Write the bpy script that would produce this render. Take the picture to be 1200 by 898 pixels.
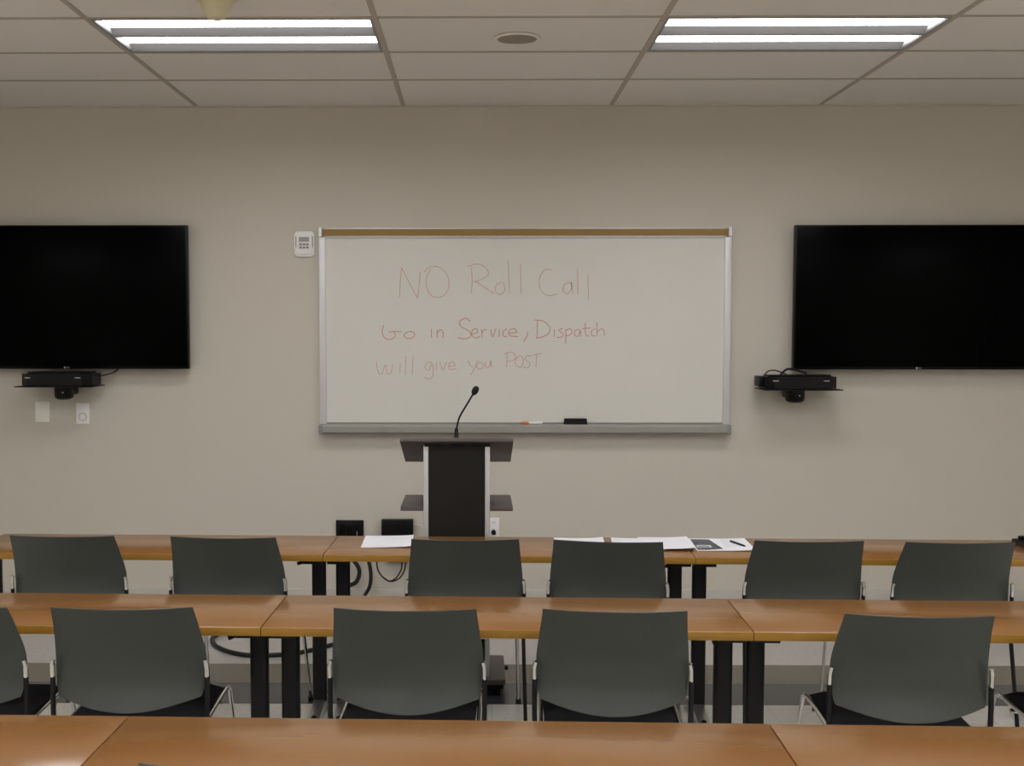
import bpy, bmesh, math, random
from mathutils import Vector, Matrix

for o in list(bpy.data.objects):
    bpy.data.objects.remove(o)
scene = bpy.context.scene
COL = scene.collection
random.seed(7)

# ------------------------------------------------------------------ camera
IMG_W, IMG_H = 1200.0, 898.0
F_PX, PPX, PPY = 1350.54, 543.85, 466.1
CAM = Vector((-0.0718, -6.8688, 1.6696))
PITCH, YAW, ROLL = -0.0598, -0.0102, 0.0001
fw0 = Vector((math.sin(YAW), math.cos(YAW), 0)); rt = Vector((math.cos(YAW), -math.sin(YAW), 0)); up0 = Vector((0, 0, 1))
fw = fw0 * math.cos(PITCH) + up0 * math.sin(PITCH)
up = up0 * math.cos(PITCH) - fw0 * math.sin(PITCH)
cam_data = bpy.data.cameras.new('camera')
cam_data.sensor_fit = 'HORIZONTAL'; cam_data.sensor_width = 36.0
cam_data.lens = F_PX / IMG_W * 36.0
cam_data.shift_x = (IMG_W / 2 - PPX) / IMG_W
cam_data.shift_y = (PPY - IMG_H / 2) / IMG_W
cam_data.clip_start = 0.05
cam = bpy.data.objects.new('camera', cam_data); COL.objects.link(cam)
m3 = Matrix((rt, up, -fw)).transposed()
cam.matrix_world = Matrix.Translation(CAM) @ m3.to_4x4()
scene.camera = cam

# ------------------------------------------------------------------ world, exposure
world = bpy.data.worlds.new('world'); scene.world = world
world.use_nodes = True
world.node_tree.nodes['Background'].inputs[0].default_value = (0.5, 0.5, 0.5, 1)
world.node_tree.nodes['Background'].inputs[1].default_value = 0.0   # closed windowless room: all light is from the troffers
vs = scene.view_settings
scene.display_settings.display_device = 'sRGB'
vs.view_transform = 'Standard'; vs.look = 'None'; vs.gamma = 1.0; vs.use_curve_mapping = False
vs.exposure = 0.0
LAMP_STRENGTH = 10.7
LAMP_COLOR = (0.985, 1.0, 1.02)

# ------------------------------------------------------------------ materials
def srgb(r, g, b):
    def c(v):
        v /= 255.0
        return v / 12.92 if v <= 0.04045 else ((v + 0.055) / 1.055) ** 2.4
    return (c(r), c(g), c(b), 1.0)
MATS = {}
def mat(name, col, rough=0.6, metal=0.0, spec=0.5, var=0.0, nscale=30.0, bump=0.0, bscale=200.0, stretch=None, coat=0.0):
    m = bpy.data.materials.new(name); m.use_nodes = True
    nt = m.node_tree; b = nt.nodes['Principled BSDF']
    b.inputs['Base Color'].default_value = col
    b.inputs['Roughness'].default_value = rough
    b.inputs['Metallic'].default_value = metal
    b.inputs['Specular IOR Level'].default_value = spec
    if coat: b.inputs['Coat Weight'].default_value = coat; b.inputs['Coat Roughness'].default_value = 0.1
    tc = nt.nodes.new('ShaderNodeTexCoord')
    vec = tc.outputs['Object']
    if stretch:
        mp = nt.nodes.new('ShaderNodeMapping'); mp.inputs['Scale'].default_value = stretch
        nt.links.new(vec, mp.inputs['Vector']); vec = mp.outputs['Vector']
    n = nt.nodes.new('ShaderNodeTexNoise'); n.inputs['Scale'].default_value = nscale; n.inputs['Detail'].default_value = 4
    nt.links.new(vec, n.inputs['Vector'])
    mr = nt.nodes.new('ShaderNodeMapRange')
    mr.inputs['To Min'].default_value = 1 - var; mr.inputs['To Max'].default_value = 1 + var
    mr.inputs['From Min'].default_value = 0.3; mr.inputs['From Max'].default_value = 0.7
    nt.links.new(n.outputs['Fac'], mr.inputs['Value'])
    mx = nt.nodes.new('ShaderNodeVectorMath'); mx.operation = 'SCALE'
    mx.inputs[0].default_value = col[:3]
    nt.links.new(mr.outputs['Result'], mx.inputs['Scale'])
    nt.links.new(mx.outputs['Vector'], b.inputs['Base Color'])
    if bump:
        n2 = nt.nodes.new('ShaderNodeTexNoise'); n2.inputs['Scale'].default_value = bscale; n2.inputs['Detail'].default_value = 3
        nt.links.new(tc.outputs['Object'], n2.inputs['Vector'])
        bp = nt.nodes.new('ShaderNodeBump'); bp.inputs['Strength'].default_value = bump; bp.inputs['Distance'].default_value = 0.002
        nt.links.new(n2.outputs['Fac'], bp.inputs['Height']); nt.links.new(bp.outputs['Normal'], b.inputs['Normal'])
    MATS[name] = m
    return m
def emis(name, col, strength):
    m = bpy.data.materials.new(name); m.use_nodes = True
    nt = m.node_tree; b = nt.nodes['Principled BSDF']
    b.inputs['Base Color'].default_value = (0.8, 0.8, 0.8, 1)
    b.inputs['Emission Color'].default_value = (*col, 1); b.inputs['Emission Strength'].default_value = strength
    MATS[name] = m
    return m

mat('wall_paint', srgb(210, 203, 191), 0.75, spec=0.2, var=0.012, nscale=1.2, bump=0.06, bscale=260)
mat('side_paint', srgb(208, 201, 190), 0.75, spec=0.2, var=0.012, nscale=1.2, bump=0.06, bscale=260)
mat('baseboard', srgb(200, 195, 187), 0.5, var=0.02)
mat('ceiling_tile', srgb(236, 230, 224), 0.95, spec=0.1, var=0.03, nscale=140, bump=0.25, bscale=420)
mat('ceiling_grid', srgb(182, 173, 160), 0.6, var=0.02)
mat('wall_angle', srgb(205, 196, 184), 0.6, var=0.02)
mat('plenum', srgb(60, 58, 55), 0.9, var=0.1)
mat('troffer_metal', srgb(132, 130, 129), 0.45, var=0.02)
emis('troffer_lens', LAMP_COLOR, LAMP_STRENGTH)
mat('table_laminate', srgb(141, 97, 53), 0.20, spec=1.0, var=0.045, nscale=7, stretch=(1.0, 60, 60))
mat('table_edge', srgb(156, 113, 34), 0.45, var=0.06, nscale=14, stretch=(1, 8, 8))
mat('black_steel', srgb(13, 13, 16), 0.5, spec=0.3, var=0.05)
mat('black_plastic', srgb(9, 9, 10), 0.42, spec=0.25, var=0.05)
mat('aluminium', srgb(196, 196, 196), 0.32, metal=1.0, var=0.03)
mat('frame_aluminium', srgb(222, 222, 222), 0.5, metal=0.35, var=0.02)
mat('tray_aluminium', srgb(160, 159, 152), 0.5, metal=0.3, var=0.02)
mat('tray_cap', srgb(140, 141, 141), 0.5, var=0.03)
mat('chrome', srgb(215, 213, 210), 0.12, metal=1.0, var=0.01)
mat('chair_shell', srgb(60, 63, 59), 0.38, spec=0.45, var=0.03, nscale=60, bump=0.15, bscale=900)
mat('seat_fabric', srgb(20, 20, 23), 0.85, spec=0.2, var=0.15, nscale=300, bump=0.3, bscale=700)
mat('rubber', srgb(16, 16, 16), 0.7, var=0.05)
mat('tv_screen', srgb(3, 3, 3), 0.25, spec=0.03, var=0.02)
mat('tv_bezel', srgb(7, 7, 7), 0.35, spec=0.15, var=0.02)
mat('silver_mark', srgb(190, 190, 190), 0.4, metal=0.2, var=0.02)
mat('board_surface', srgb(225, 223, 215), 0.28, spec=0.4, var=0.008, nscale=3)
mat('map_rail_cork', srgb(158, 126, 76), 0.8, var=0.08, nscale=120)
mat('faded_ink', srgb(212, 166, 154), 0.7, var=0.16, nscale=30)
mat('marker_ink', srgb(208, 146, 132), 0.7, var=0.14, nscale=40)
mat('eraser_felt', srgb(22, 20, 22), 0.9, var=0.1)
mat('orange_plastic', srgb(225, 132, 80), 0.5, var=0.03)
mat('white_plastic', srgb(246, 244, 243), 0.45, var=0.01)
mat('plate_ivory', srgb(246, 244, 235), 0.45, var=0.01)
mat('pale_grey', srgb(196, 195, 198), 0.5, var=0.02)
mat('grey_plastic', srgb(148, 146, 144), 0.5, var=0.03)
mat('lcd', srgb(160, 162, 156), 0.3, var=0.02)
mat('lectern_dark', srgb(31, 30, 28), 0.5, spec=0.25, var=0.06, nscale=12, stretch=(3, 3, 30))
mat('lectern_brown', srgb(84, 76, 74), 0.5, var=0.06, nscale=12, stretch=(1, 20, 20))
mat('lectern_post', srgb(200, 200, 200), 0.45, metal=0.5, var=0.02)
mat('paper', srgb(226, 225, 230), 0.8, spec=0.2, var=0.006, nscale=20)
mat('ink_dark', srgb(84, 84, 88), 0.8, var=0.35, nscale=26)
mat('ink_grey', srgb(196, 194, 196), 0.8, var=0.05)
mat('cream_plastic', srgb(222, 214, 178), 0.5, var=0.02)
mat('speaker_grille', srgb(150, 140, 124), 0.7, var=0.1, nscale=300)
mat('cable_black', srgb(14, 14, 15), 0.45, var=0.05)
mat('cable_white', srgb(214, 210, 204), 0.5, var=0.03)
mat('greyed_vinyl', srgb(184, 179, 174), 0.22, var=0.05, nscale=40)
mat('shaded_taupe', srgb(110, 102, 90), 0.24, var=0.06, nscale=40)
mat('band_blue', srgb(62, 65, 71), 0.24, var=0.06, nscale=40)

# floor: pale vinyl squares with fine joints
m = mat('floor_vinyl', srgb(226, 224, 217), 0.22, var=0.05, nscale=40)
nt = m.node_tree; bs = nt.nodes['Principled BSDF']
br = nt.nodes.new('ShaderNodeTexBrick'); br.offset = 0.0
br.inputs['Scale'].default_value = 1.0; br.inputs['Brick Width'].default_value = 0.305; br.inputs['Row Height'].default_value = 0.305
br.inputs['Mortar Size'].default_value = 0.0012
br.inputs['Color1'].default_value = (1, 1, 1, 1); br.inputs['Color2'].default_value = (0.96, 0.96, 0.96, 1); br.inputs['Mortar'].default_value = (0.7, 0.7, 0.7, 1)
tcn = nt.nodes.new('ShaderNodeTexCoord'); nt.links.new(tcn.outputs['Object'], br.inputs['Vector'])
mul = nt.nodes.new('ShaderNodeVectorMath'); mul.operation = 'MULTIPLY'
src = bs.inputs['Base Color'].links[0].from_socket
nt.links.new(src, mul.inputs[0]); nt.links.new(br.outputs['Color'], mul.inputs[1]); nt.links.new(mul.outputs['Vector'], bs.inputs['Base Color'])

# ------------------------------------------------------------------ mesh helpers
class MB:
    """collects shapes; build() links them as ONE mesh object"""
    def __init__(s): s.bm = bmesh.new()
    def _xf(s, verts, M):
        if M is not None:
            for v in verts: v.co = M @ v.co
    def box(s, x0, x1, y0, y1, z0, z1, bev=0.0, M=None, seg=2):
        r = bmesh.ops.create_cube(s.bm, size=1.0)
        vs_ = r['verts']
        for v in vs_:
            v.co = Vector(((x0 + x1) / 2 + v.co.x * (x1 - x0), (y0 + y1) / 2 + v.co.y * (y1 - y0), (z0 + z1) / 2 + v.co.z * (z1 - z0)))
        if bev > 0:
            es = list({e for v in vs_ for e in v.link_edges})
            rr = bmesh.ops.bevel(s.bm, geom=es, offset=bev, segments=seg, profile=0.5, affect='EDGES')
            vs_ = list({v for f in rr['faces'] for v in f.verts} | {v for v in vs_ if v.is_valid})
        s._xf(vs_, M); return s
    def prism(s, pts, axis, a, b, M=None):
        """extrude a 2D outline along an axis; pts are the other two coordinates in order"""
        def P(p, t):
            if axis == 'x': return Vector((t, p[0], p[1]))
            if axis == 'y': return Vector((p[0], t, p[1]))
            return Vector((p[0], p[1], t))
        A = [s.bm.verts.new(P(p, a)) for p in pts]; B = [s.bm.verts.new(P(p, b)) for p in pts]
        n = len(pts)
        s.bm.faces.new(A); s.bm.faces.new(B[::-1])
        for i in range(n): s.bm.faces.new((A[i], B[i], B[(i + 1) % n], A[(i + 1) % n]))
        s._xf(A + B, M); return s
    def lathe(s, prof, seg=32, M=None):
        rings = []
        for r, z in prof:
            if r < 1e-6: rings.append([s.bm.verts.new((0, 0, z))])
            else: rings.append([s.bm.verts.new((r * math.cos(2 * math.pi * i / seg), r * math.sin(2 * math.pi * i / seg), z)) for i in range(seg)])
        for a, b in zip(rings, rings[1:]):
            for i in range(seg):
                j = (i + 1) % seg
                if len(a) == 1 and len(b) == 1: continue
                if len(a) == 1: s.bm.faces.new((a[0], b[i], b[j]))
                elif len(b) == 1: s.bm.faces.new((a[i], b[0], a[j]))
                else: s.bm.faces.new((a[i], b[i], b[j], a[j]))
        s._xf([v for r in rings for v in r], M); return s
    def cyl(s, c, r, h, axis='z', seg=24, bev=0.0):
        M = {'z': Matrix(), 'y': Matrix.Rotation(-math.pi / 2, 4, 'X'), 'x': Matrix.Rotation(math.pi / 2, 4, 'Y')}[axis]
        prof = [(0, 0), (r - bev, 0), (r, bev), (r, h - bev), (r - bev, h), (0, h)] if bev else [(0, 0), (r, 0), (r, h), (0, h)]
        return s.lathe(prof, seg, Matrix.Translation(c) @ M)
    def tube(s, pts, r, seg=10, smooth=0, caps=True):
        pts = [Vector(p) for p in pts]
        if smooth: pts = catmull(pts, smooth)
        rings = []; prev = None
        for i, p in enumerate(pts):
            t = (pts[min(i + 1, len(pts) - 1)] - pts[max(i - 1, 0)]).normalized()
            if prev is None:
                a = t.orthogonal().normalized()
            else:
                a = (prev - t * prev.dot(t)).normalized()
            prev = a; b = t.cross(a)
            rings.append([s.bm.verts.new(p + (a * math.cos(2 * math.pi * k / seg) + b * math.sin(2 * math.pi * k / seg)) * r) for k in range(seg)])
        for A, B in zip(rings, rings[1:]):
            for k in range(seg): s.bm.faces.new((A[k], A[(k + 1) % seg], B[(k + 1) % seg], B[k]))
        if caps: s.bm.faces.new(rings[0][::-1]); s.bm.faces.new(rings[-1])
        return s
    def slab(s, G0, G1):
        """closed thin solid between two matching grids of points"""
        V0 = [[s.bm.verts.new(p) for p in row] for row in G0]; V1 = [[s.bm.verts.new(p) for p in row] for row in G1]
        n, k = len(V0), len(V0[0])
        for i in range(n - 1):
            for j in range(k - 1):
                s.bm.faces.new((V0[i][j], V0[i][j + 1], V0[i + 1][j + 1], V0[i + 1][j]))
                s.bm.faces.new((V1[i][j], V1[i + 1][j], V1[i + 1][j + 1], V1[i][j + 1]))
        for i in range(n - 1):
            s.bm.faces.new((V0[i][0], V0[i + 1][0], V1[i + 1][0], V1[i][0])); s.bm.faces.new((V0[i][-1], V1[i][-1], V1[i + 1][-1], V0[i + 1][-1]))
        for j in range(k - 1):
            s.bm.faces.new((V0[0][j], V1[0][j], V1[0][j + 1], V0[0][j + 1])); s.bm.faces.new((V0[-1][j], V0[-1][j + 1], V1[-1][j + 1], V1[-1][j]))
        return s
    def build(s, name, material, parent=None, loc=None, angle=35):
        bmesh.ops.recalc_face_normals(s.bm, faces=s.bm.faces[:])
        me = bpy.data.meshes.new(name); s.bm.to_mesh(me); s.bm.free()
        me.materials.append(MATS[material])
        for p in me.polygons: p.use_smooth = True
        me.set_sharp_from_angle(angle=math.radians(angle))
        o = bpy.data.objects.new(name, me); COL.objects.link(o)
        if parent is not None: o.parent = parent
        if loc is not None: o.location = loc
        return o
def catmull(P, n):
    out = []
    for i in range(len(P) - 1):
        p0 = P[max(i - 1, 0)]; p1 = P[i]; p2 = P[i + 1]; p3 = P[min(i + 2, len(P) - 1)]
        for k in range(n):
            t = k / n
            out.append(0.5 * ((2 * p1) + (p2 - p0) * t + (2 * p0 - 5 * p1 + 4 * p2 - p3) * t * t + (3 * p1 - p0 - 3 * p2 + p3) * t ** 3))
    out.append(P[-1]); return out
def tag(o, label=None, cat=None, group=None, kind=None):
    if label: o['label'] = label
    if cat: o['category'] = cat
    if group: o['group'] = group
    if kind: o['kind'] = kind
    return o
def thing(name, label, cat, loc=(0, 0, 0), rz=0.0, group=None):
    o = bpy.data.objects.new(name, None); o.empty_display_size = 0.1; COL.objects.link(o)
    o.location = loc; o.rotation_euler = (0, 0, rz)
    return tag(o, label, cat, group)
def copy_tree(o, parent=None):
    c = o.copy(); COL.objects.link(c); c.parent = parent
    for ch in list(o.children): copy_tree(ch, c)
    return c
def rrect(w, h, r, n=6):
    out = []
    for cx, cy, a0 in ((w - r, h - r, 0), (-w + r, h - r, 90), (-w + r, -h + r, 180), (w - r, -h + r, 270)):
        for k in range(n + 1):
            a = math.radians(a0 + 90 * k / n); out.append((cx + r * math.cos(a), cy + r * math.sin(a)))
    return out
def interp(tab, x):
    if x <= tab[0][0]: return tab[0][1]
    for (a, p), (b, q) in zip(tab, tab[1:]):
        if x <= b: return p + (q - p) * (x - a) / (b - a)
    return tab[-1][1]

# ------------------------------------------------------------------ room shell
XL, XR, YB, ZC = -4.30, 4.55, -10.2, 2.975
MB_ = MB
tag(MB().box(XL - .15, XR + .15, 0, .15, 0, ZC + .25).build('wall_front', 'wall_paint'), 'warm grey painted front wall behind the whiteboard', kind='structure')
tag(MB().box(XL - .15, XL, YB, 0, 0, ZC + .25).build('wall_left', 'side_paint'), 'warm grey painted wall on the left', kind='structure')
tag(MB().box(XR, XR + .15, YB, 0, 0, ZC + .25).build('wall_right', 'side_paint'), 'warm grey painted wall on the right', kind='structure')
tag(MB().box(XL - .15, XR + .15, YB - .15, YB, 0, ZC + .25).build('wall_rear', 'side_paint'), 'warm grey painted wall behind the viewer', kind='structure')
floor = tag(MB().box(XL, XR, YB, 0, -.10, 0).build('floor', 'floor_vinyl'), 'pale vinyl floor with a shade-darkened taupe and a blue-grey tile band', kind='structure')
MB().box(XL, XR, -1.22, -.012, -.004, .0006).build('greyed_strip', 'greyed_vinyl', floor)  # floor strip by the wall, colour greyed so it comes out darker
MB().box(XL, XR, -1.525, -1.22, -.004, .0006).build('shaded_taupe_band', 'shaded_taupe', floor)  # taupe tiles, with the far table row's shadow put into their colour
MB().box(XL, XR, -1.83, -1.525, -.004, .0006).build('blue_band', 'band_blue', floor)
def baseb(name, x0, x1, y0, y1, label):
    tag(MB().box(x0, x1, y0, y1, 0, .104, .003).build(name, 'baseboard'), label, kind='structure')
baseb('baseboard_front', XL, XR, -.012, 0, 'grey rubber base along the front wall')
baseb('baseboard_left', XL, XL + .012, YB, -.012, 'grey rubber base along the left wall')
baseb('baseboard_right', XR - .012, XR, YB, -.012, 'grey rubber base along the right wall')

# ceiling: slab above, grid of tees, separate tiles
ceiling = tag(MB().box(XL, XR, YB, 0, ZC + .16, ZC + .24).build('ceiling', 'plenum'), 'suspended ceiling of pale acoustic tiles in a metal grid', kind='structure')
GX0, GY0, DX, DY = -1.7186, -.7163, 1.22, .61
kx = [k for k in range(-6, 8) if XL < GX0 + DX * k < XR]
jy = [j for j in range(0, 30) if GY0 - DY * j > YB]
for k in kx: MB().box(GX0 + DX * k - .012, GX0 + DX * k + .012, YB, 0, ZC, ZC + .032).build('main_runner', 'ceiling_grid', ceiling)
for j in jy: MB().box(XL, XR, GY0 - DY * j - .012, GY0 - DY * j + .012, ZC + .0005, ZC + .031).build('cross_tee', 'ceiling_grid', ceiling)
tag(MB().box(XL, XR, -.024, 0, ZC - .004, ZC + .012).build('trim_1', 'wall_angle'), 'painted metal wall angle where ceiling meets front wall', kind='structure')
TROFFERS = [(0, 1), (2, 1)] + [(k, j) for j in (4, 7, 10, 13) for k in (-2, 0, 2, 4)]   # (column cell, row cell)
xs = [XL] + [GX0 + DX * k for k in kx] + [XR]
ys = [0.0] + [GY0 - DY * j for j in jy] + [YB]
tile_cache = {}
for a in range(len(xs) - 1):
    for b in range(len(ys) - 1):
        kk = a - 1 + kx[0]; jj = b - 1
        if (kk, jj) in TROFFERS: continue
        w = xs[a + 1] - xs[a] - .020; d = ys[b] - ys[b + 1] - .020
        if w < .05 or d < .05: continue
        key = (round(w, 3), round(d, 3))
        c = Vector(((xs[a] + xs[a + 1]) / 2, (ys[b] + ys[b + 1]) / 2, ZC + .003))
        if key not in tile_cache:
            o = MB().box(-w / 2, w / 2, -d / 2, d / 2, 0, .018, .003, seg=1).build('ceiling_tile', 'ceiling_tile', ceiling)
            tile_cache[key] = o.data
        else:
            o = bpy.data.objects.new('ceiling_tile', tile_cache[key]); COL.objects.link(o); o.parent = ceiling
        o.location = c

# ------------------------------------------------------------------ troffer lights
def make_troffer():
    t = thing('ceiling_light', 'x', 'light', (0, 0, 0))
    W, D, H = 1.196, .586, .030           # opening, origin at the near edge centre, y runs to the wall
    x0, x1 = -W / 2, W / 2
    fr = MB()
    fr.box(x0, x1, 0, .012, .0, .008); fr.box(x0, x1, D - .018, D, .0, .008)
    fr.box(x0, x0 + .012, .012, D - .018, .0, .008); fr.box(x1 - .012, x1, .012, D - .018, .0, .008)
    fr.build('frame', 'troffer_metal', t)
    hs = MB(); hs.box(x0, x1, 0, D, .075, .09); hs.box(x0, x1, 0, .006, .008, .075); hs.box(x0, x1, D - .006, D, .008, .075)
    hs.box(x0, x0 + .006, .006, D - .006, .008, .075); hs.box(x1 - .006, x1, .006, D - .006, .008, .075)
    hs.build('housing', 'troffer_metal', t)
    for y in (.010, .292):
        # two lamp bays: white lens high in the middle, grey sloped louvre on each side, plain end plates
        MB().box(x0 + .010, x1 - .010, y + .020, y + .245, H, H + .006).build('lens', 'troffer_lens', t)
        MB().prism([(y + .232, H - .0005), (y + .272, .001), (y + .282, .001), (y + .282, H - .0005)], 'x', x0 + .012, x1 - .012).build('louvre', 'troffer_metal', t)
        MB().prism([(y + .040, H - .0005), (y + .012, .001), (y + .002, .001), (y + .002, H - .0005)], 'x', x0 + .012, x1 - .012).build('louvre', 'troffer_metal', t)
        for xe in (x0 + .006, x1 - .012):
            MB().box(xe, xe + .006, y + .002, y + .282, .001, H - .0005).build('end_plate', 'troffer_metal', t)
    return t
tro = make_troffer()
for i, (k, j) in enumerate(TROFFERS):
    o = tro if i == 0 else copy_tree(tro)
    o.location = (GX0 + DX * (k + .5), GY0 - DY * (j + 1) + .012, ZC)
    lab = ['recessed two-strip ceiling light left of the round ceiling speaker, behind the cream detector',
           'recessed two-strip ceiling light right of the round ceiling speaker'][i] if i < 2 else 'recessed two-strip ceiling light in the %s row from the whiteboard, %s column' % ({4: 'second', 7: 'third', 10: 'fourth', 13: 'last'}[j], {-2: 'leftmost', 0: 'centre-left', 2: 'centre-right', 4: 'rightmost'}[k])
    tag(o, lab, 'light', 'recessed ceiling lights')

# ceiling speaker, detector
sp = thing('ceiling_speaker', 'round flush ceiling speaker with grey grille between the two lights', 'speaker', (.113, -1.586, ZC))
MB().lathe([(.088, -.001), (.090, -.006), (.104, -.005), (.107, 0), (.088, 0)], 48).build('rim', 'ceiling_tile', sp)
MB().lathe([(0, -.004), (.089, -.003), (.089, .0)], 48).build('grille', 'speaker_grille', sp)
dt = thing('smoke_detector', 'cream domed detector hanging from the ceiling before the left light', 'detector', (-1.095, -2.262, ZC))
MB().lathe([(0, 0), (.086, 0), (.088, -.008), (.082, -.016), (0, -.018)], 40).build('base', 'cream_plastic', dt)
MB().lathe([(.062, -.014), (.060, -.034), (.053, -.062), (.042, -.076), (.037, -.080), (0, -.082)], 40).build('dome', 'cream_plastic', dt)
MB().lathe([(.037, -.079), (.033, -.087), (.020, -.091), (0, -.092)], 32).build('sensor_cap', 'cream_plastic', dt)

# ------------------------------------------------------------------ whiteboard
BX0, BX1, BZ0, BZ1, BY = -1.001, 1.434, 1.046, 2.263, -.022
wb = thing('whiteboard', 'wide white dry-erase board with aluminium frame and red handwriting', 'whiteboard', (0, 0, 0))
MB().box(BX0 + .02, BX1 - .02, BY, -.002, BZ0 + .03, BZ1 - .03).build('writing_surface', 'board_surface', wb)
MB().box(BX0, BX0 + .040, BY - .010, -.001, BZ0 + .05, BZ1 - .0, .004).build('side_frame', 'frame_aluminium', wb)
MB().box(BX1 - .040, BX1, BY - .010, -.001, BZ0 + .05, BZ1 - .0, .004).build('side_frame', 'frame_aluminium', wb)
mr_ = MB(); mr_.box(BX0 + .012, BX1 - .012, BY - .010, -.001, BZ1 - .058, BZ1, .002)
rail = mr_.build('map_rail', 'frame_aluminium', wb)
MB().box(BX0 + .022, BX1 - .022, BY - .013, BY - .009, BZ1 - .047, BZ1 - .007).build('cork_strip', 'map_rail_cork', rail)
for x in (BX0, BX1 - .02): MB().box(x, x + .02, BY - .016, -.001, BZ1 - .05, BZ1 + .003, .003).build('rail_end_cap', 'white_plastic', wb)
tray = MB().prism([(-.001, BZ0), (-.075, BZ0 + .004), (-.088, BZ0 + .012), (-.088, BZ0 + .044), (-.076, BZ0 + .058), (-.070, BZ0 + .056), (BY - .004, BZ0 + .056), (BY - .006, BZ0 + .066), (-.001, BZ0 + .066)], 'x', BX0 + .018, BX1 - .018).build('marker_tray', 'tray_aluminium', wb)
for x in (BX0, BX1 - .026):
    MB().box(x, x + .026, -.092, -.001, BZ0 - .003, BZ0 + .056, .008).build('tray_end_cap', 'tray_cap', tray)

# handwriting: strokes read off the board, in units of 1/4.286 photo pixel, set on the board plane
def wpt(cx, cy):
    px = 440 + cx / 4.286; py = 300 + cy / 4.286
    # board plane is parallel to the wall: affine from photo frame to board metres
    x = BX0 + (px - 375.4) / (857.0 - 375.4) * (BX1 - BX0)
    z = BZ1 - (py - 266.7) / (507.8 - 266.7) * (BZ1 - BZ0)
    return x, z
LINES = [
 # NO Roll Call
 [[(128, 202), (131, 130), (138, 55)], [(138, 55), (165, 110), (218, 208)], [(218, 208), (226, 140), (232, 75)],
  [(250, 78), (285, 50), (335, 58), (370, 100), (374, 155), (345, 198), (295, 200), (268, 165), (262, 110), (285, 62)],
  [(488, 182), (492, 120), (488, 55)], [(468, 50), (520, 38), (562, 58), (572, 92), (530, 118), (500, 126)], [(508, 122), (555, 155), (602, 186)],
  [(645, 128), (615, 140), (608, 172), (632, 190), (655, 168), (650, 130)], [(672, 20), (676, 110), (680, 185)], [(735, 35), (736, 110), (738, 186)],
  [(892, 70), (862, 64), (836, 92), (828, 140), (845, 180), (880, 196), (918, 188)],
  [(985, 130), (955, 140), (948, 172), (970, 186), (990, 160), (988, 130), (997, 186)], [(1020, 60), (1021, 120), (1022, 188)], [(1072, 90), (1073, 150), (1075, 216)]],
 # Go in Service, Dispatch
 [[(48, 342), (40, 375), (50, 405), (78, 416), (104, 400), (100, 378)], [(72, 378), (105, 376), (138, 378)],
  [(168, 378), (150, 392), (162, 410), (192, 407), (202, 388), (185, 376), (168, 378)],
  [(288, 362), (288, 385), (288, 408)], [(316, 366), (316, 408)], [(316, 384), (334, 366), (345, 378), (346, 408)],
  [(482, 326), (460, 309), (430, 325), (436, 350), (478, 374), (484, 400), (455, 413), (420, 406)],
  [(490, 388), (518, 381), (514, 362), (495, 368), (490, 392), (508, 408), (530, 400)], [(540, 365), (541, 406)], [(541, 384), (552, 368), (566, 366)],
  [(585, 365), (595, 402), (612, 360)], [(628, 364), (628, 403)], [(666, 362), (648, 375), (650, 398), (668, 403)],
  [(674, 385), (714, 379), (704, 362), (680, 370), (680, 396), (722, 401)], [(772, 376), (768, 398), (750, 426)],
  [(820, 320), (819, 365), (818, 406)], [(804, 318), (850, 324), (882, 355), (875, 386), (842, 403), (812, 409)],
  [(905, 366), (905, 402)], [(946, 360), (928, 370), (948, 386), (944, 402), (918, 405)],
  [(962, 366), (963, 400), (962, 436)], [(962, 372), (984, 362), (993, 380), (976, 396), (962, 394)],
  [(1030, 365), (1010, 372), (1008, 394), (1025, 398), (1034, 370), (1039, 401)], [(1060, 330), (1061, 380), (1068, 398), (1078, 396)], [(1044, 361), (1086, 358)],
  [(1110, 362), (1093, 372), (1093, 394), (1112, 398)], [(1118, 330), (1119, 365), (1120, 397)], [(1120, 378), (1142, 362), (1154, 372), (1156, 397)]],
 # will give you POST
 [[(10, 530), (16, 572), (36, 590), (55, 545), (64, 588), (84, 580), (92, 540)], [(130, 532), (128, 582)], [(158, 500), (156, 550), (155, 596)], [(195, 500), (192, 550), (190, 592)],
  [(290, 531), (265, 535), (254, 558), (274, 570), (291, 538), (296, 588), (280, 615), (250, 606)], [(312, 532), (312, 571)], [(330, 530), (345, 570), (363, 528)],
  [(376, 551), (405, 546), (395, 528), (376, 540), (380, 567), (413, 562)], [(472, 520), (480, 542), (494, 556)], [(521, 520), (505, 560), (484, 597)],
  [(527, 530), (515, 549), (530, 566), (550, 551), (541, 531), (527, 530)], [(558, 525), (562, 556), (580, 550), (586, 520), (590, 559)],
  [(668, 486), (667, 520), (665, 556)], [(650, 490), (690, 480), (711, 500), (700, 520), (668, 526)],
  [(726, 500), (708, 524), (716, 550), (740, 552), (750, 522), (741, 501), (726, 500)], [(792, 500), (770, 498), (758, 515), (782, 535), (775, 556), (748, 556)],
  [(798, 494), (842, 486)], [(818, 490), (816, 520), (813, 552)]]]
WORDS = [(0, (0, 4), .0021), (0, (4, 10), .0021), (0, (10, 14), .0021),
         (1, (0, 3), .0025), (1, (3, 6), .0025), (1, (6, 15), .0025), (1, (15, 27), .0025),
         (2, (0, 4), .0021), (2, (4, 8), .0021), (2, (8, 12), .0021), (2, (12, 18), .0021)]
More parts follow.
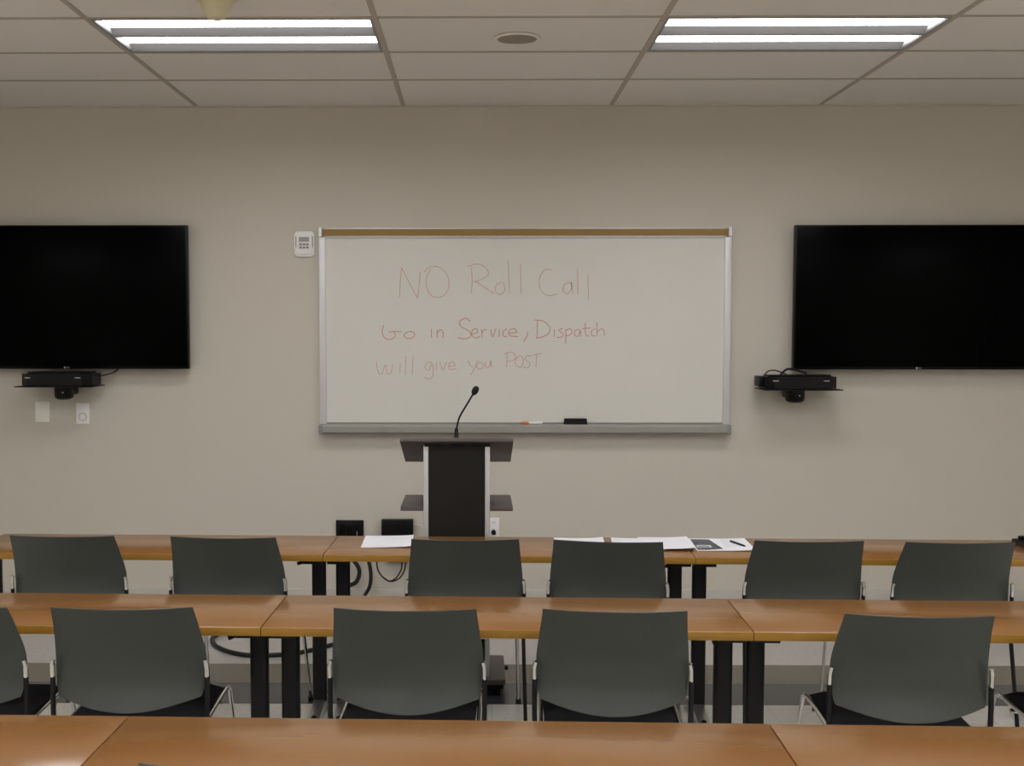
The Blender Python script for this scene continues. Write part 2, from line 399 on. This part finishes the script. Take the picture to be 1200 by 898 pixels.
for li, (i0, i1), hw in WORDS:
    b = MB()
    for st in LINES[li][i0:i1]:
        P = catmull([Vector((wpt(*p)[0], 0, wpt(*p)[1])) for p in st], 6) if len(st) > 2 else [Vector((wpt(*p)[0], 0, wpt(*p)[1])) for p in st]
        A0, A1 = [], []
        for i, p in enumerate(P):
            t = (P[min(i + 1, len(P) - 1)] - P[max(i - 1, 0)]).normalized(); n = Vector((-t.z, 0, t.x)) * hw
            A0.append([p + n + Vector((0, BY - .0008, 0)), p - n + Vector((0, BY - .0008, 0))]); A1.append([p + n + Vector((0, BY + .0003, 0)), p - n + Vector((0, BY + .0003, 0))])
        b.slab(A0, A1)
    b.build('handwritten_word', 'marker_ink' if li == 1 else 'faded_ink', wb)

# things in the tray
TZ0 = BZ0 + .0562
er = thing('board_eraser', 'black felt board eraser lying in the whiteboard tray', 'eraser', (.519, -.051, TZ0))
MB().box(-.068, .068, -.020, .020, .0, .022, .003).build('felt_pad', 'eraser_felt', er)
MB().box(-.067, .067, -.019, .019, .022, .036, .004).build('grip', 'black_plastic', er)
def marker(name, x, label, capmat):
    t = thing(name, label, 'marker', (x, -.055, TZ0 + .0095), math.radians(4))
    MB().cyl((-.035, 0, 0), .0085, .075, 'x', 20, .001).build('barrel', 'white_plastic', t)
    MB().cyl((-.078, 0, 0), .0098, .044, 'x', 20, .002).build('cap', capmat, t)
    MB().cyl((.040, 0, 0), .0075, .008, 'x', 20, .001).build('end_plug', 'white_plastic', t)
marker('whiteboard_marker', .276, 'white marker with an orange cap in the whiteboard tray', 'orange_plastic')
# ------------------------------------------------------------------ televisions and media shelves
def television(x0, zt, label):
    W, H = 1.452, .842
    t = thing('television', label, 'television', (x0 + W / 2, 0, zt - H), group=None)
    MB().box(-W / 2, W / 2, -.100, -.055, 0, H, .003).build('bezel', 'tv_bezel', t)
    MB().box(-W / 2 + .010, W / 2 - .010, -.1015, -.098, .018, H - .010, .0008).build('screen', 'tv_screen', t)
    MB().box(-W / 2 + .15, W / 2 - .15, -.056, -.030, .10, H - .12, .01).build('rear_housing', 'black_plastic', t)
    wm = MB(); wm.box(-.30, .30, -.032, -.001, .30, .58, .002)
    wm.build('wall_mount', 'black_steel', t)
    lg = MB(); lg.cyl((-.006, -.1015, .009), .006, .0015, 'y', 20)
    lg.build('logo', 'silver_mark', t)
    MB().box(.004, .020, -.1022, -.100, .0065, .0115, .0005).build('logo_text', 'grey_plastic', t)
    return t
television(-1.763 - 1.452, 2.274, 'wall-mounted black television at the left, above the two wall plates')
television(1.788, 2.272, 'wall-mounted black television at the right edge')

def media_player(xc, z0, label, lab2, side):
    s = thing('wall_shelf', lab2, 'shelf', (xc, 0, z0))
    MB().box(-.225, .225, -.285, -.045, -.006, 0, .002).build('shelf_plate', 'black_plastic', s)
    MB().lathe([(0, -.086), (.034, -.084), (.050, -.074), (.055, -.060), (.055, -.006), (0, -.006)], 36, Matrix.Translation((-.01 * side, -.135, 0))).build('hub', 'black_plastic', s)
    MB().box(-.05, .05, -.135, -.001, -.058, -.012, .006).build('wall_arm', 'black_plastic', s)
    MB().cyl((-.01 * side + .012, -.192, -.040), .0045, .004, 'y', 14).build('screw', 'silver_mark', s)
    t = thing('media_player', label, 'player', (xc, 0, z0))
    def outline(w, y0, y1, c): return [(-w, y1), (-w, y0 + c), (-w + c, y0), (w - c, y0), (w, y0 + c), (w, y1)]
    b = MB().prism(outline(.205, -.262, -.06, .045), 'z', .004, .070); b.build('case', 'black_plastic', t)
    MB().prism(outline(.180, -.235, -.07, .04), 'z', .070, .080).build('lid', 'tv_bezel', t)
    for x in (-.155, .135):
        MB().box(x - .016, x + .016, -.2635, -.2615, .046, .051).build('light_strip', 'silver_mark', t)
    for x in (-.15, .15): MB().box(x - .02, x + .02, -.22, -.09, 0, .004).build('foot', 'rubber', t)
    return s, t
s1, p1 = media_player(-2.50, 1.338, 'flat black media player below the left television', 'small black wall shelf under the left television', -1)
s2, p2 = media_player(1.800, 1.322, 'flat black media player below the right television corner', 'small black wall shelf under the right television corner', 1)
MB().tube([(.17, -.10, .06), (.22, -.11, .055), (.28, -.09, .07), (.305, -.05, .092), (.30, -.04, .125)], .004, 8, 6).build('cable', 'cable_black', p1)
MB().tube([(-.185, -.15, .06), (-.185, -.15, .088), (-.16, -.16, .105), (-.12, -.16, .102), (-.06, -.15, .08)], .004, 8, 6).build('cable', 'cable_black', p2)
MB().tube([(-.10, -.16, .082), (-.07, -.14, .105), (-.04, -.125, .112), (.02, -.12, .10), (.06, -.12, .088)], .007, 8, 6).build('connector', 'cable_black', p2)
MB().box(-.235, -.205, -.19, -.08, .012, .072, .004).build('side_module', 'black_plastic', p2)

# ------------------------------------------------------------------ wall devices
th = thing('thermostat', 'small white thermostat on the wall left of the whiteboard', 'thermostat', (-1.088, 0, 2.170))
MB().prism(rrect(.058, .074, .022), 'y', -.014, 0).build('back_plate', 'white_plastic', th)
MB().prism(rrect(.043, .058, .016), 'y', -.026, -.013).build('cover', 'white_plastic', th)
MB().box(-.030, .030, -.0275, -.025, .012, .040, .001).build('display', 'lcd', th)
for r in range(2):
    for c in range(3):
        MB().box(-.028 + c * .020, -.012 + c * .020, -.0285, -.025, -.010 - r * .018, .003 - r * .018, .001).build('button', 'grey_plastic', th)
for s in (-1, 1):
    MB().box(s * .049 - .0025, s * .049 + .0025, -.0155, -.013, -.02, .045, .001).build('side_vent', 'grey_plastic', th)
pl = thing('wall_plate', 'blank ivory wall plate under the left television, the left one of two', 'wall plate', (-2.667, 0, 1.172))
MB().box(-.044, .044, -.010, 0, -.062, .062, .003).build('plate', 'plate_ivory', pl)
MB().box(-.030, .030, -.013, -.009, -.048, .048, .002).build('insert', 'plate_ivory', pl)
pl = thing('wall_plate', 'white wall plate with a round dial, right of the blank plate', 'wall plate', (-2.426, 0, 1.162))
MB().box(-.040, .040, -.010, 0, -.062, .062, .003).build('plate', 'white_plastic', pl)
MB().lathe([(.020, .010), (.022, .013), (.025, .013), (.026, .010)], 32, Matrix.Translation((0, 0, -.020)) @ Matrix.Rotation(math.pi / 2, 4, 'X')).build('dial_ring', 'pale_grey', pl)
MB().lathe([(0, .016), (.014, .016), (.016, .009)], 32, Matrix.Translation((0, 0, -.020)) @ Matrix.Rotation(math.pi / 2, 4, 'X')).build('dial', 'white_plastic', pl)
# white power outlet beside the lectern
ou = thing('power_outlet', 'white wall outlet with a black plug, right beside the lectern', 'outlet', (.035, 0, .478))
MB().box(-.036, .036, -.007, 0, -.058, .058, .003).build('plate', 'white_plastic', ou)
for z in (-.026, .026):
    sk = MB().box(-.017, .017, -.010, -.006, z - .016, z + .016, .004).build('socket', 'white_plastic', ou)
    for x in (-.006, .006): MB().box(x - .0012, x + .0012, -.0108, -.0095, z - .002, z + .009).build('slot', 'black_plastic', sk)
MB().prism([(-.012, -.040), (.012, -.040), (.014, -.024), (.006, -.012), (-.006, -.012), (-.014, -.024)], 'y', -.040, -.010).build('plug', 'black_plastic', ou)
# black connection box
bb = thing('connection_box', 'black flush wall box with sockets, above the left table seam', 'wall box', (-.829, 0, .445))
MB().box(-.083, .083, -.016, 0, -.075, .075, .002).build('frame', 'black_plastic', bb)
for c in range(3): MB().box(-.062 + c * .043, -.026 + c * .043, -.019, -.015, -.02, .052, .002).build('socket', 'tv_bezel', bb)
MB().box(.042, .047, -.022, -.018, -.03, .010).build('label_strip', 'grey_plastic', bb)
# black device on bracket
dv = thing('network_device', 'black box-shaped device on the wall left of the lectern', 'device', (-.541, 0, .478))
MB().box(-.095, .095, -.050, -.004, -.052, .052, .004).build('case', 'black_plastic', dv)
MB().box(-.130, .100, -.060, 0, -.064, -.052, .002).build('bracket', 'black_steel', dv)
MB().tube([(.095, -.02, .02), (.125, -.03, .018), (.150, -.03, .005), (.165, -.03, -.03), (.165, -.03, -.075)], .004, 8, 6).build('cable', 'cable_white', dv)
MB().box(-.07, .09, -.055, -.001, -.200, -.180, .003).build('power_strip', 'black_plastic', dv)

# hanging cables
def cable(name, pts, r, label, m='cable_black'):
    tag(MB().tube(pts, r, 10, 8).build(name, m), label, 'cable')
cable('data_cable', [(-.86, -.022, .40), (-.84, -.05, .31), (-.80, -.06, .285), (-.768, -.062, .229), (-.779, -.06, .168), (-.815, -.06, .140), (-.90, -.06, .122)], .013, 'thick black cable bundle curving beside the right table leg at the left seam')
cable('power_cable', [(-.745, -.022, .41), (-.725, -.05, .33), (-.703, -.07, .25), (-.697, -.075, .19), (-.706, -.08, .13), (-.735, -.10, .07), (-.72, -.30, .02), (-.66, -.55, .012), (-.70, -.68, .012), (-.77, -.84, .012), (-.85, -.94, .012), (-.94, -1.03, .012), (-1.02, -1.085, .012), (-1.19, -1.115, .012), (-1.31, -1.07, .012), (-1.41, -.97, .012), (-1.47, -.85, .012), (-1.48, -.75, .012), (-1.42, -.62, .012), (-1.25, -.45, .012)], .0115, 'long black cable hanging from the wall box and looping over the floor')
cable('coiled_cable', [(-.655, -.045, .40), (-.663, -.06, .30), (-.656, -.062, .23), (-.62, -.062, .180), (-.579, -.062, .160), (-.528, -.062, .180), (-.498, -.062, .23), (-.492, -.062, .285), (-.51, -.068, .30), (-.515, -.072, .24), (-.544, -.072, .187), (-.585, -.072, .165), (-.62, -.072, .185)], .0045, 'thin black cable hanging in loops below the black wall device')

# ------------------------------------------------------------------ tables
TYAW = -.0254; TL, TD, TH = 1.524, .442, .74
def make_table():
    t = thing('training_table', 'x', 'table')
    # origin on the floor under the near left corner; x along the row, y to the wall
    g = .0015
    MB().box(g, TL - g, .003, TD - .003, TH - .028, TH, .002).build('table_top', 'table_laminate', t)
    e = MB(); e.box(g - .0003, TL - g + .0003, 0, .004, TH - .0275, TH - .0012, .001)
    e.box(g - .0003, TL - g + .0003, TD - .004, TD, TH - .0275, TH - .0012, .001)
    e.build('edge_band', 'table_edge', t)
    for x in (.052, TL - .052):
        s = 1 if x < .5 else -1
        c = MB()
        c.prism([(x + .030 * math.copysign(abs(math.cos(a)) ** .5, math.cos(a)), TD / 2 + .022 * math.copysign(abs(math.sin(a)) ** .6, math.sin(a))) for a in [2 * math.pi * k / 24 for k in range(24)]], 'z', .060, TH - .036)
        leg = c.build('leg', 'black_steel', t)
        MB().box(x - .046, x + .046, .07, TD - .07, TH - .054, TH - .028, .002).build('mount_plate', 'black_steel', leg)
        ft = MB()
        ft.prism([(.03, .022), (.03, .034), (TD / 2 - .06, .052), (TD / 2 - .03, .068), (TD / 2 + .03, .068), (TD / 2 + .06, .052), (TD - .03, .034), (TD - .03, .022)], 'x', x - .024, x + .024)
        ft.build('foot', 'aluminium', leg)
        for y in (.055, TD - .055):
            MB().cyl((x - .009, y, .0235), .0235, .018, 'x', 20, .003).build('caster', 'rubber', leg)
    MB().box(.11, TL - .11, TD / 2 - .015, TD / 2 + .015, TH - .062, TH - .030, .002).build('stretcher', 'black_steel', t)
    lv = MB(); lv.tube([(TL - .075, .10, TH - .040), (TL - .10, .06, TH - .044), (TL - .115, .05, TH - .048)], .0075, 10, 4)
    lv.build('locking_lever', 'black_plastic', t)
    return t
tab = make_table()
ROWS = [(-.7008, -2.1814, 'rear row, nearest the whiteboard'), (-.7415, -3.3358, 'middle row'), (-.9042, -4.1558 - TD, 'front row nearest the viewer')]
SEG = ['left', 'centre', 'right']
first = True
for ri, (x, y, rn) in enumerate(ROWS):
    for k in (-1, 0, 1):
        o = tab if first else copy_tree(tab); first = False
        ux, uy = math.cos(TYAW), math.sin(TYAW)
        if ri == 2:    # fitted on its far edge
            bx, by = x + math.sin(TYAW) * TD, y
        else: bx, by = x, y
        o.location = (bx + ux * TL * k, by + uy * TL * k, 0); o.rotation_euler = (0, 0, TYAW)
        tag(o, 'wood-topped table with black legs, the %s one of the %s' % (SEG[k + 1], rn), 'table', 'training tables in rows')

# ------------------------------------------------------------------ chairs
def make_chair():
    t = thing('stacking_chair', 'x', 'chair')
    PY = [(.50, -.262), (.55, -.236), (.60, -.215), (.65, -.206), (.70, -.214), (.75, -.238), (.80, -.266), (.853, -.300), (.9, -.33)]
    PW = [(.50, .190), (.535, .205), (.57, .218), (.62, .227), (.67, .2285), (.72, .2245), (.76, .219), (.81, .2135), (.853, .209), (.9, .206)]
    def smooth(tab, z):
        return sum(interp(tab, z + d) * w for d, w in ((-.03, .2), (0, .6), (.03, .2)))
    G0, G1 = [], []
    NU, NV = 16, 22
    for i in range(NV + 1):
        r0, r1 = [], []
        for j in range(NU + 1):
            u = -1 + 2 * j / NU; v = i / NV
            zb = .528 + .036 * u * u; z = zb + (.853 - zb) * v
            w = smooth(PW, z); y = smooth(PY, z) + .034 * u * u
            dy = (smooth(PY, z + .01) - smooth(PY, z - .01)) / .02; n = Vector((0, 1, -dy)).normalized()
            p = Vector((w * u, y, z)); th_ = .0045 * (1 - .6 * (abs(u) ** 8)) * (1 - .65 * v ** 10)
            r0.append(p - n * th_); r1.append(p + n * th_)
        G0.append(r0); G1.append(r1)
    MB().slab(G0, G1).build('backrest', 'chair_shell', t, angle=50)
    # seat: padded black cushion on a pan, front edge rolled over
    S0, S1 = [], []
    for i in range(15):
        a, b = [], []
        for j in range(11):
            u = -1 + j / 5; v = i / 14
            y = -.215 + .435 * v
            edge = max(0, abs(u) - .75) / .25; fe = max(0, v - .8) / .2
            ze = .490 - .012 * edge ** 2 - .020 * fe ** 2 - .010 * (1 - u * u) * (1 - v)
            w = .195 + .010 * math.sin(math.pi * v)
            a.append(Vector((w * u, y, ze))); b.append(Vector((w * u * .985, y, .452 - .010 * fe)))
        S0.append(a); S1.append(b)
    MB().slab(S0, S1).build('seat', 'seat_fabric', t)
    for s in (-1, 1):
        # front leg and seat rail: one bent tube
        fl = MB().tube([(s * .214, -.205, .462), (s * .212, -.05, .465), (s * .212, .12, .470), (s * .213, .185, .469), (s * .214, .212, .460), (s * .215, .226, .435), (s * .222, .29, .235), (s * .230, .358, .006)], .0072, 10, 5).build('leg', 'chrome', t)
        MB().cyl((s * .230, .358, 0), .013, .018, 'z', 14, .002).build('glide', 'rubber', fl)
        # rear leg running up into the back upright
        rl = MB().tube([(s * .232, -.196, .625), (s * .232, -.196, .52), (s * .230, -.202, .46), (s * .232, -.225, .34), (s * .240, -.285, .006)], .0078, 10, 5).build('leg', 'black_steel', t)
        tag(MB().tube([(s * .228, -.203, .678), (s * .232, -.199, .655), (s * .232, -.196, .615)], .0072, 10, 5).build('upright_tip', 'chrome', rl), 'chrome tip')
        MB().cyl((s * .240, -.285, 0), .013, .018, 'z', 14, .002).build('glide', 'rubber', rl)
    cb = MB()
    cb.tube([(-.212, .10, .446), (.212, .10, .446)], .008, 8); cb.tube([(-.225, -.19, .446), (.225, -.19, .446)], .008, 8)
    cb.build('cross_bar', 'chrome', t)
    return t
chair = make_chair()
used = [False]
def put_chair(x, y, rz, label, group):
    """x, y: middle between the two top corners of the backrest"""
    o = chair if not used[0] else copy_tree(chair); used[0] = True
    off = Matrix.Rotation(rz, 3, 'Z') @ Vector((0, .266, 0))
    o.location = (x + off.x, y + off.y, 0); o.rotation_euler = (0, 0, rz)
    tag(o, label, 'chair', group)
G1_ = 'chairs at the far table row'; G2_ = 'chairs at the middle table row'
for x, y, a, lab in [(-1.708, -2.372, -.025, 'leftmost grey-backed chair at the far table row'),
                     (-1.065, -2.393, -.035, 'grey-backed chair at the far row, second from the left, left of the seam'),
                     (-.113, -2.431, -.004, 'grey-backed chair at the far row directly in front of the lectern'),
                     (.438, -2.462, -.115, 'grey-backed chair at the far row in front of the blank papers'),
                     (1.216, -2.449, -.02, 'grey-backed chair at the far row just right of the printed sheet'),
                     (1.788, -2.472, -.006, 'rightmost grey-backed chair at the far row, beside the low black device')]:
    put_chair(x, y, a, lab, G1_)
for x, y, a, lab in [(-1.655, -3.545, .0, 'grey-backed chair at the middle row cut off by the left edge'),
                     (-1.112, -3.537, .010, 'grey-backed chair at the middle row, first whole one from the left'),
                     (-.279, -3.545, -.028, 'grey-backed chair at the middle row below the lectern, left of centre'),
                     (.333, -3.555, -.048, 'grey-backed chair at the middle row, just right of the centre gap'),
                     (1.198, -3.603, -.058, 'grey-backed chair at the middle row, rightmost whole one'),
                     (1.835, -3.600, -.05, 'chair at the middle row cut off by the right edge, black seat showing')]:
    put_chair(x, y, a, lab, G2_)
put_chair(-.497, -4.758, -.035, 'chair below the front table, only a backrest corner peeking over the edge', 'chairs at the near table row')

# ------------------------------------------------------------------ lectern
LX, LY = -.158, -1.70           # centre of the front face
le = thing('lectern', 'dark lectern with slanted top, side wings and silver posts before the whiteboard', 'lectern', (LX, LY, 0))
ZT = 1.172
MB().prism([(.018, .078), (.018, ZT - .014), (.034, ZT - .020), (.034, .078)], 'x', -.128, .128).build('front_panel', 'lectern_dark', le)
for s in (-1, 1):
    MB().box(s * .139 - .0115, s * .139 + .0115, .006, .050, .078, ZT - .030, .004).build('post', 'lectern_post', le)
    MB().box(s * .139 - .0115, s * .139 + .0115, .290, .334, .078, ZT - .135, .004).build('post', 'lectern_post', le)
    MB().box(s * .139 - .006, s * .139 + .006, .050, .290, .078, ZT - .150).build('side_panel', 'lectern_dark', le)
# slanted top
ang = math.atan2(-.137, .40)
Mt = Matrix.Translation((0, 0, ZT)) @ Matrix.Rotation(ang, 4, 'X')
MB().box(-.2545, .2545, -.030, .395, -.018, 0, .002, Mt).build('top', 'lectern_brown', le)
for x, w in ((-.108, .038), (.006, .031), (.110, .040)):
    MB().box(x - w, x + w, .002, .030, ZT - .034, ZT - .021).build('top_gap_block', 'black_plastic', le)  # black blocks standing in for the dark gaps under the top
MB().box(-.254, -.1515, 0, .375, .846, .866, .002).build('wing_shelf', 'lectern_brown', le)
MB().box(.1515, .254, 0, .375, .846, .866, .002).build('wing_shelf', 'lectern_brown', le)
MB().box(-.222, .222, -.020, .375, .052, .078, .003).build('base', 'lectern_brown', le)
MB().box(-.214, .214, -.008, .365, .030, .052, .003).build('base_frame', 'black_plastic', le)
for x in (-.185, .185):
    for y in (.03, .325):
        cs = MB().cyl((x - .016, y, .024), .024, .032, 'x', 20, .004).build('caster', 'rubber', le)
        MB().box(x - .022, x + .022, y - .022, y + .022, .026, .046, .003).build('caster_fork', 'black_plastic', cs)
MB().cyl((.222, .20, .068), .010, .018, 'x', 16, .002).build('lock_knob', 'rubber', le)
# microphone
mc = thing('gooseneck_microphone', 'slim black gooseneck microphone standing on the lectern top', 'microphone', (-.160, -1.655, ZT - .015))
MB().lathe([(0, 0), (.026, 0), (.026, .006), (.014, .012), (.0095, .020), (.0085, .060), (.005, .062), (0, .062)], 24, Matrix.Rotation(math.atan2(-.137, .40), 4, 'X')).build('base', 'black_plastic', mc)
MB().tube([(0, 0, .055), (.004, 0, .075), (.012, 0, .105), (.024, 0, .130), (.045, 0, .165), (.066, 0, .200), (.080, 0, .224)], .0042, 10, 5).build('neck', 'black_plastic', mc)
Mh = Matrix.Translation((.080, 0, .222)) @ Matrix.Rotation(math.radians(28), 4, 'Y')
MB().lathe([(0, -.012), (.006, -.010), (.012, -.003), (.0150, .008), (.0150, .018), (.011, .029), (.005, .033), (0, .034)], 20, Mh).build('head', 'eraser_felt', mc)

# ------------------------------------------------------------------ papers, pen and phone on the far row
def sheet(x, y, w, d, rz, label, z=TH + .0012, curl=.006, name='paper_sheet', group='loose paper sheets'):
    t = thing(name, label, 'paper', (x, y, z), rz, group)
    A, B = [], []
    for i in range(9):
        a, b = [], []
        for j in range(7):
            u = i / 8; v = j / 6
            zz = curl * (u ** 6 + .6 * (1 - v) ** 8 * u)
            a.append(Vector((-w / 2 + w * u, -d / 2 + d * v, zz))); b.append(Vector((-w / 2 + w * u, -d / 2 + d * v, zz + .0006)))
        A.append(a); B.append(b)
    MB().slab(A, B).build('sheet', 'paper', t)
    return t
sheet(-.455, -1.886, .216, .279, .02, 'white paper sheet alone near the left seam of the far table', curl=.004)
sheet(.375, -1.935, .216, .279, -.06, 'white paper sheet left of the gap, half hidden by a chair')
sheet(.625, -1.935, .216, .279, -.08, 'white paper sheet just right of the gap in the papers', curl=.003)
sheet(.745, -1.950, .216, .279, -.04, 'white blank sheet beside the printed photo sheet', TH + .0078)
ps = sheet(.985, -1.945, .245, .285, -.05, 'printed sheet with a dark picture on its left half', TH + .0012, .004, 'printed_sheet')
zt = .0024
MB().prism([(-.118, -.128), (-.004, -.128), (-.036, .118), (-.118, .118)], 'z', zt - .0018, zt - .0014).build('printed_picture', 'ink_dark', ps)
MB().box(-.112, -.050, -.072, -.020, zt - .0014, zt - .0011).build('picture_detail', 'ink_grey', ps)
MB().box(-.106, -.060, -.062, -.045, zt - .0011, zt - .0009).build('picture_detail', 'ink_dark', ps)
for k in range(9):
    MB().box(.008, .095 - (k * 37 % 5) * .006, .105 - k * .026, .109 - k * .026, zt - .0018, zt - .0014).build('text_line', 'ink_grey', ps)
pn = thing('pen', 'dark pen lying across the printed sheet', 'pen', (1.055, -1.955, TH + .0075), math.radians(-72))
MB().cyl((-.065, 0, 0), .0042, .110, 'x', 14, .0006).build('barrel', 'black_steel', pn)
MB().lathe([(.0042, 0), (.0012, .016), (0, .018)], 14, Matrix.Translation((.045, 0, 0)) @ Matrix.Rotation(math.pi / 2, 4, 'Y')).build('tip', 'black_plastic', pn)
MB().box(-.060, -.028, -.0012, .0012, .0038, .0062).build('clip', 'silver_mark', pn)

ph = thing('desktop_device', 'low black electronic device on the far table at the right edge', 'device', (2.340, -1.985, TH), -.05)
MB().prism([(-.105, 0), (-.108, .012), (-.09, .015), (.060, .022), (.085, .022), (.105, .016), (.105, 0)], 'x', -.085, .085).build('body', 'black_plastic', ph)
hd = MB(); hd.tube([(-.050, -.075, .022), (-.050, -.04, .027), (-.050, 0, .029), (-.050, .04, .030), (-.050, .075, .028)], .008, 12, 4)
hd.box(-.068, -.032, -.090, -.056, .015, .027, .005); hd.box(-.068, -.032, .056, .090, .021, .034, .005)
hd.build('handset', 'tv_bezel', ph)
Mk = Matrix.Translation((0, -.09, .015)) @ Matrix.Rotation(math.atan2(.007, .150), 4, 'X')
MB().box(-.020, .075, .105, .145, 0, .003, .001, Mk).build('display', 'lcd', ph)
for r in range(4):
    for c in range(3):
        MB().box(-.012 + c * .028, .008 + c * .028, .012 + r * .021, .025 + r * .021, 0, .004, .001, Mk).build('key', 'grey_plastic', ph)
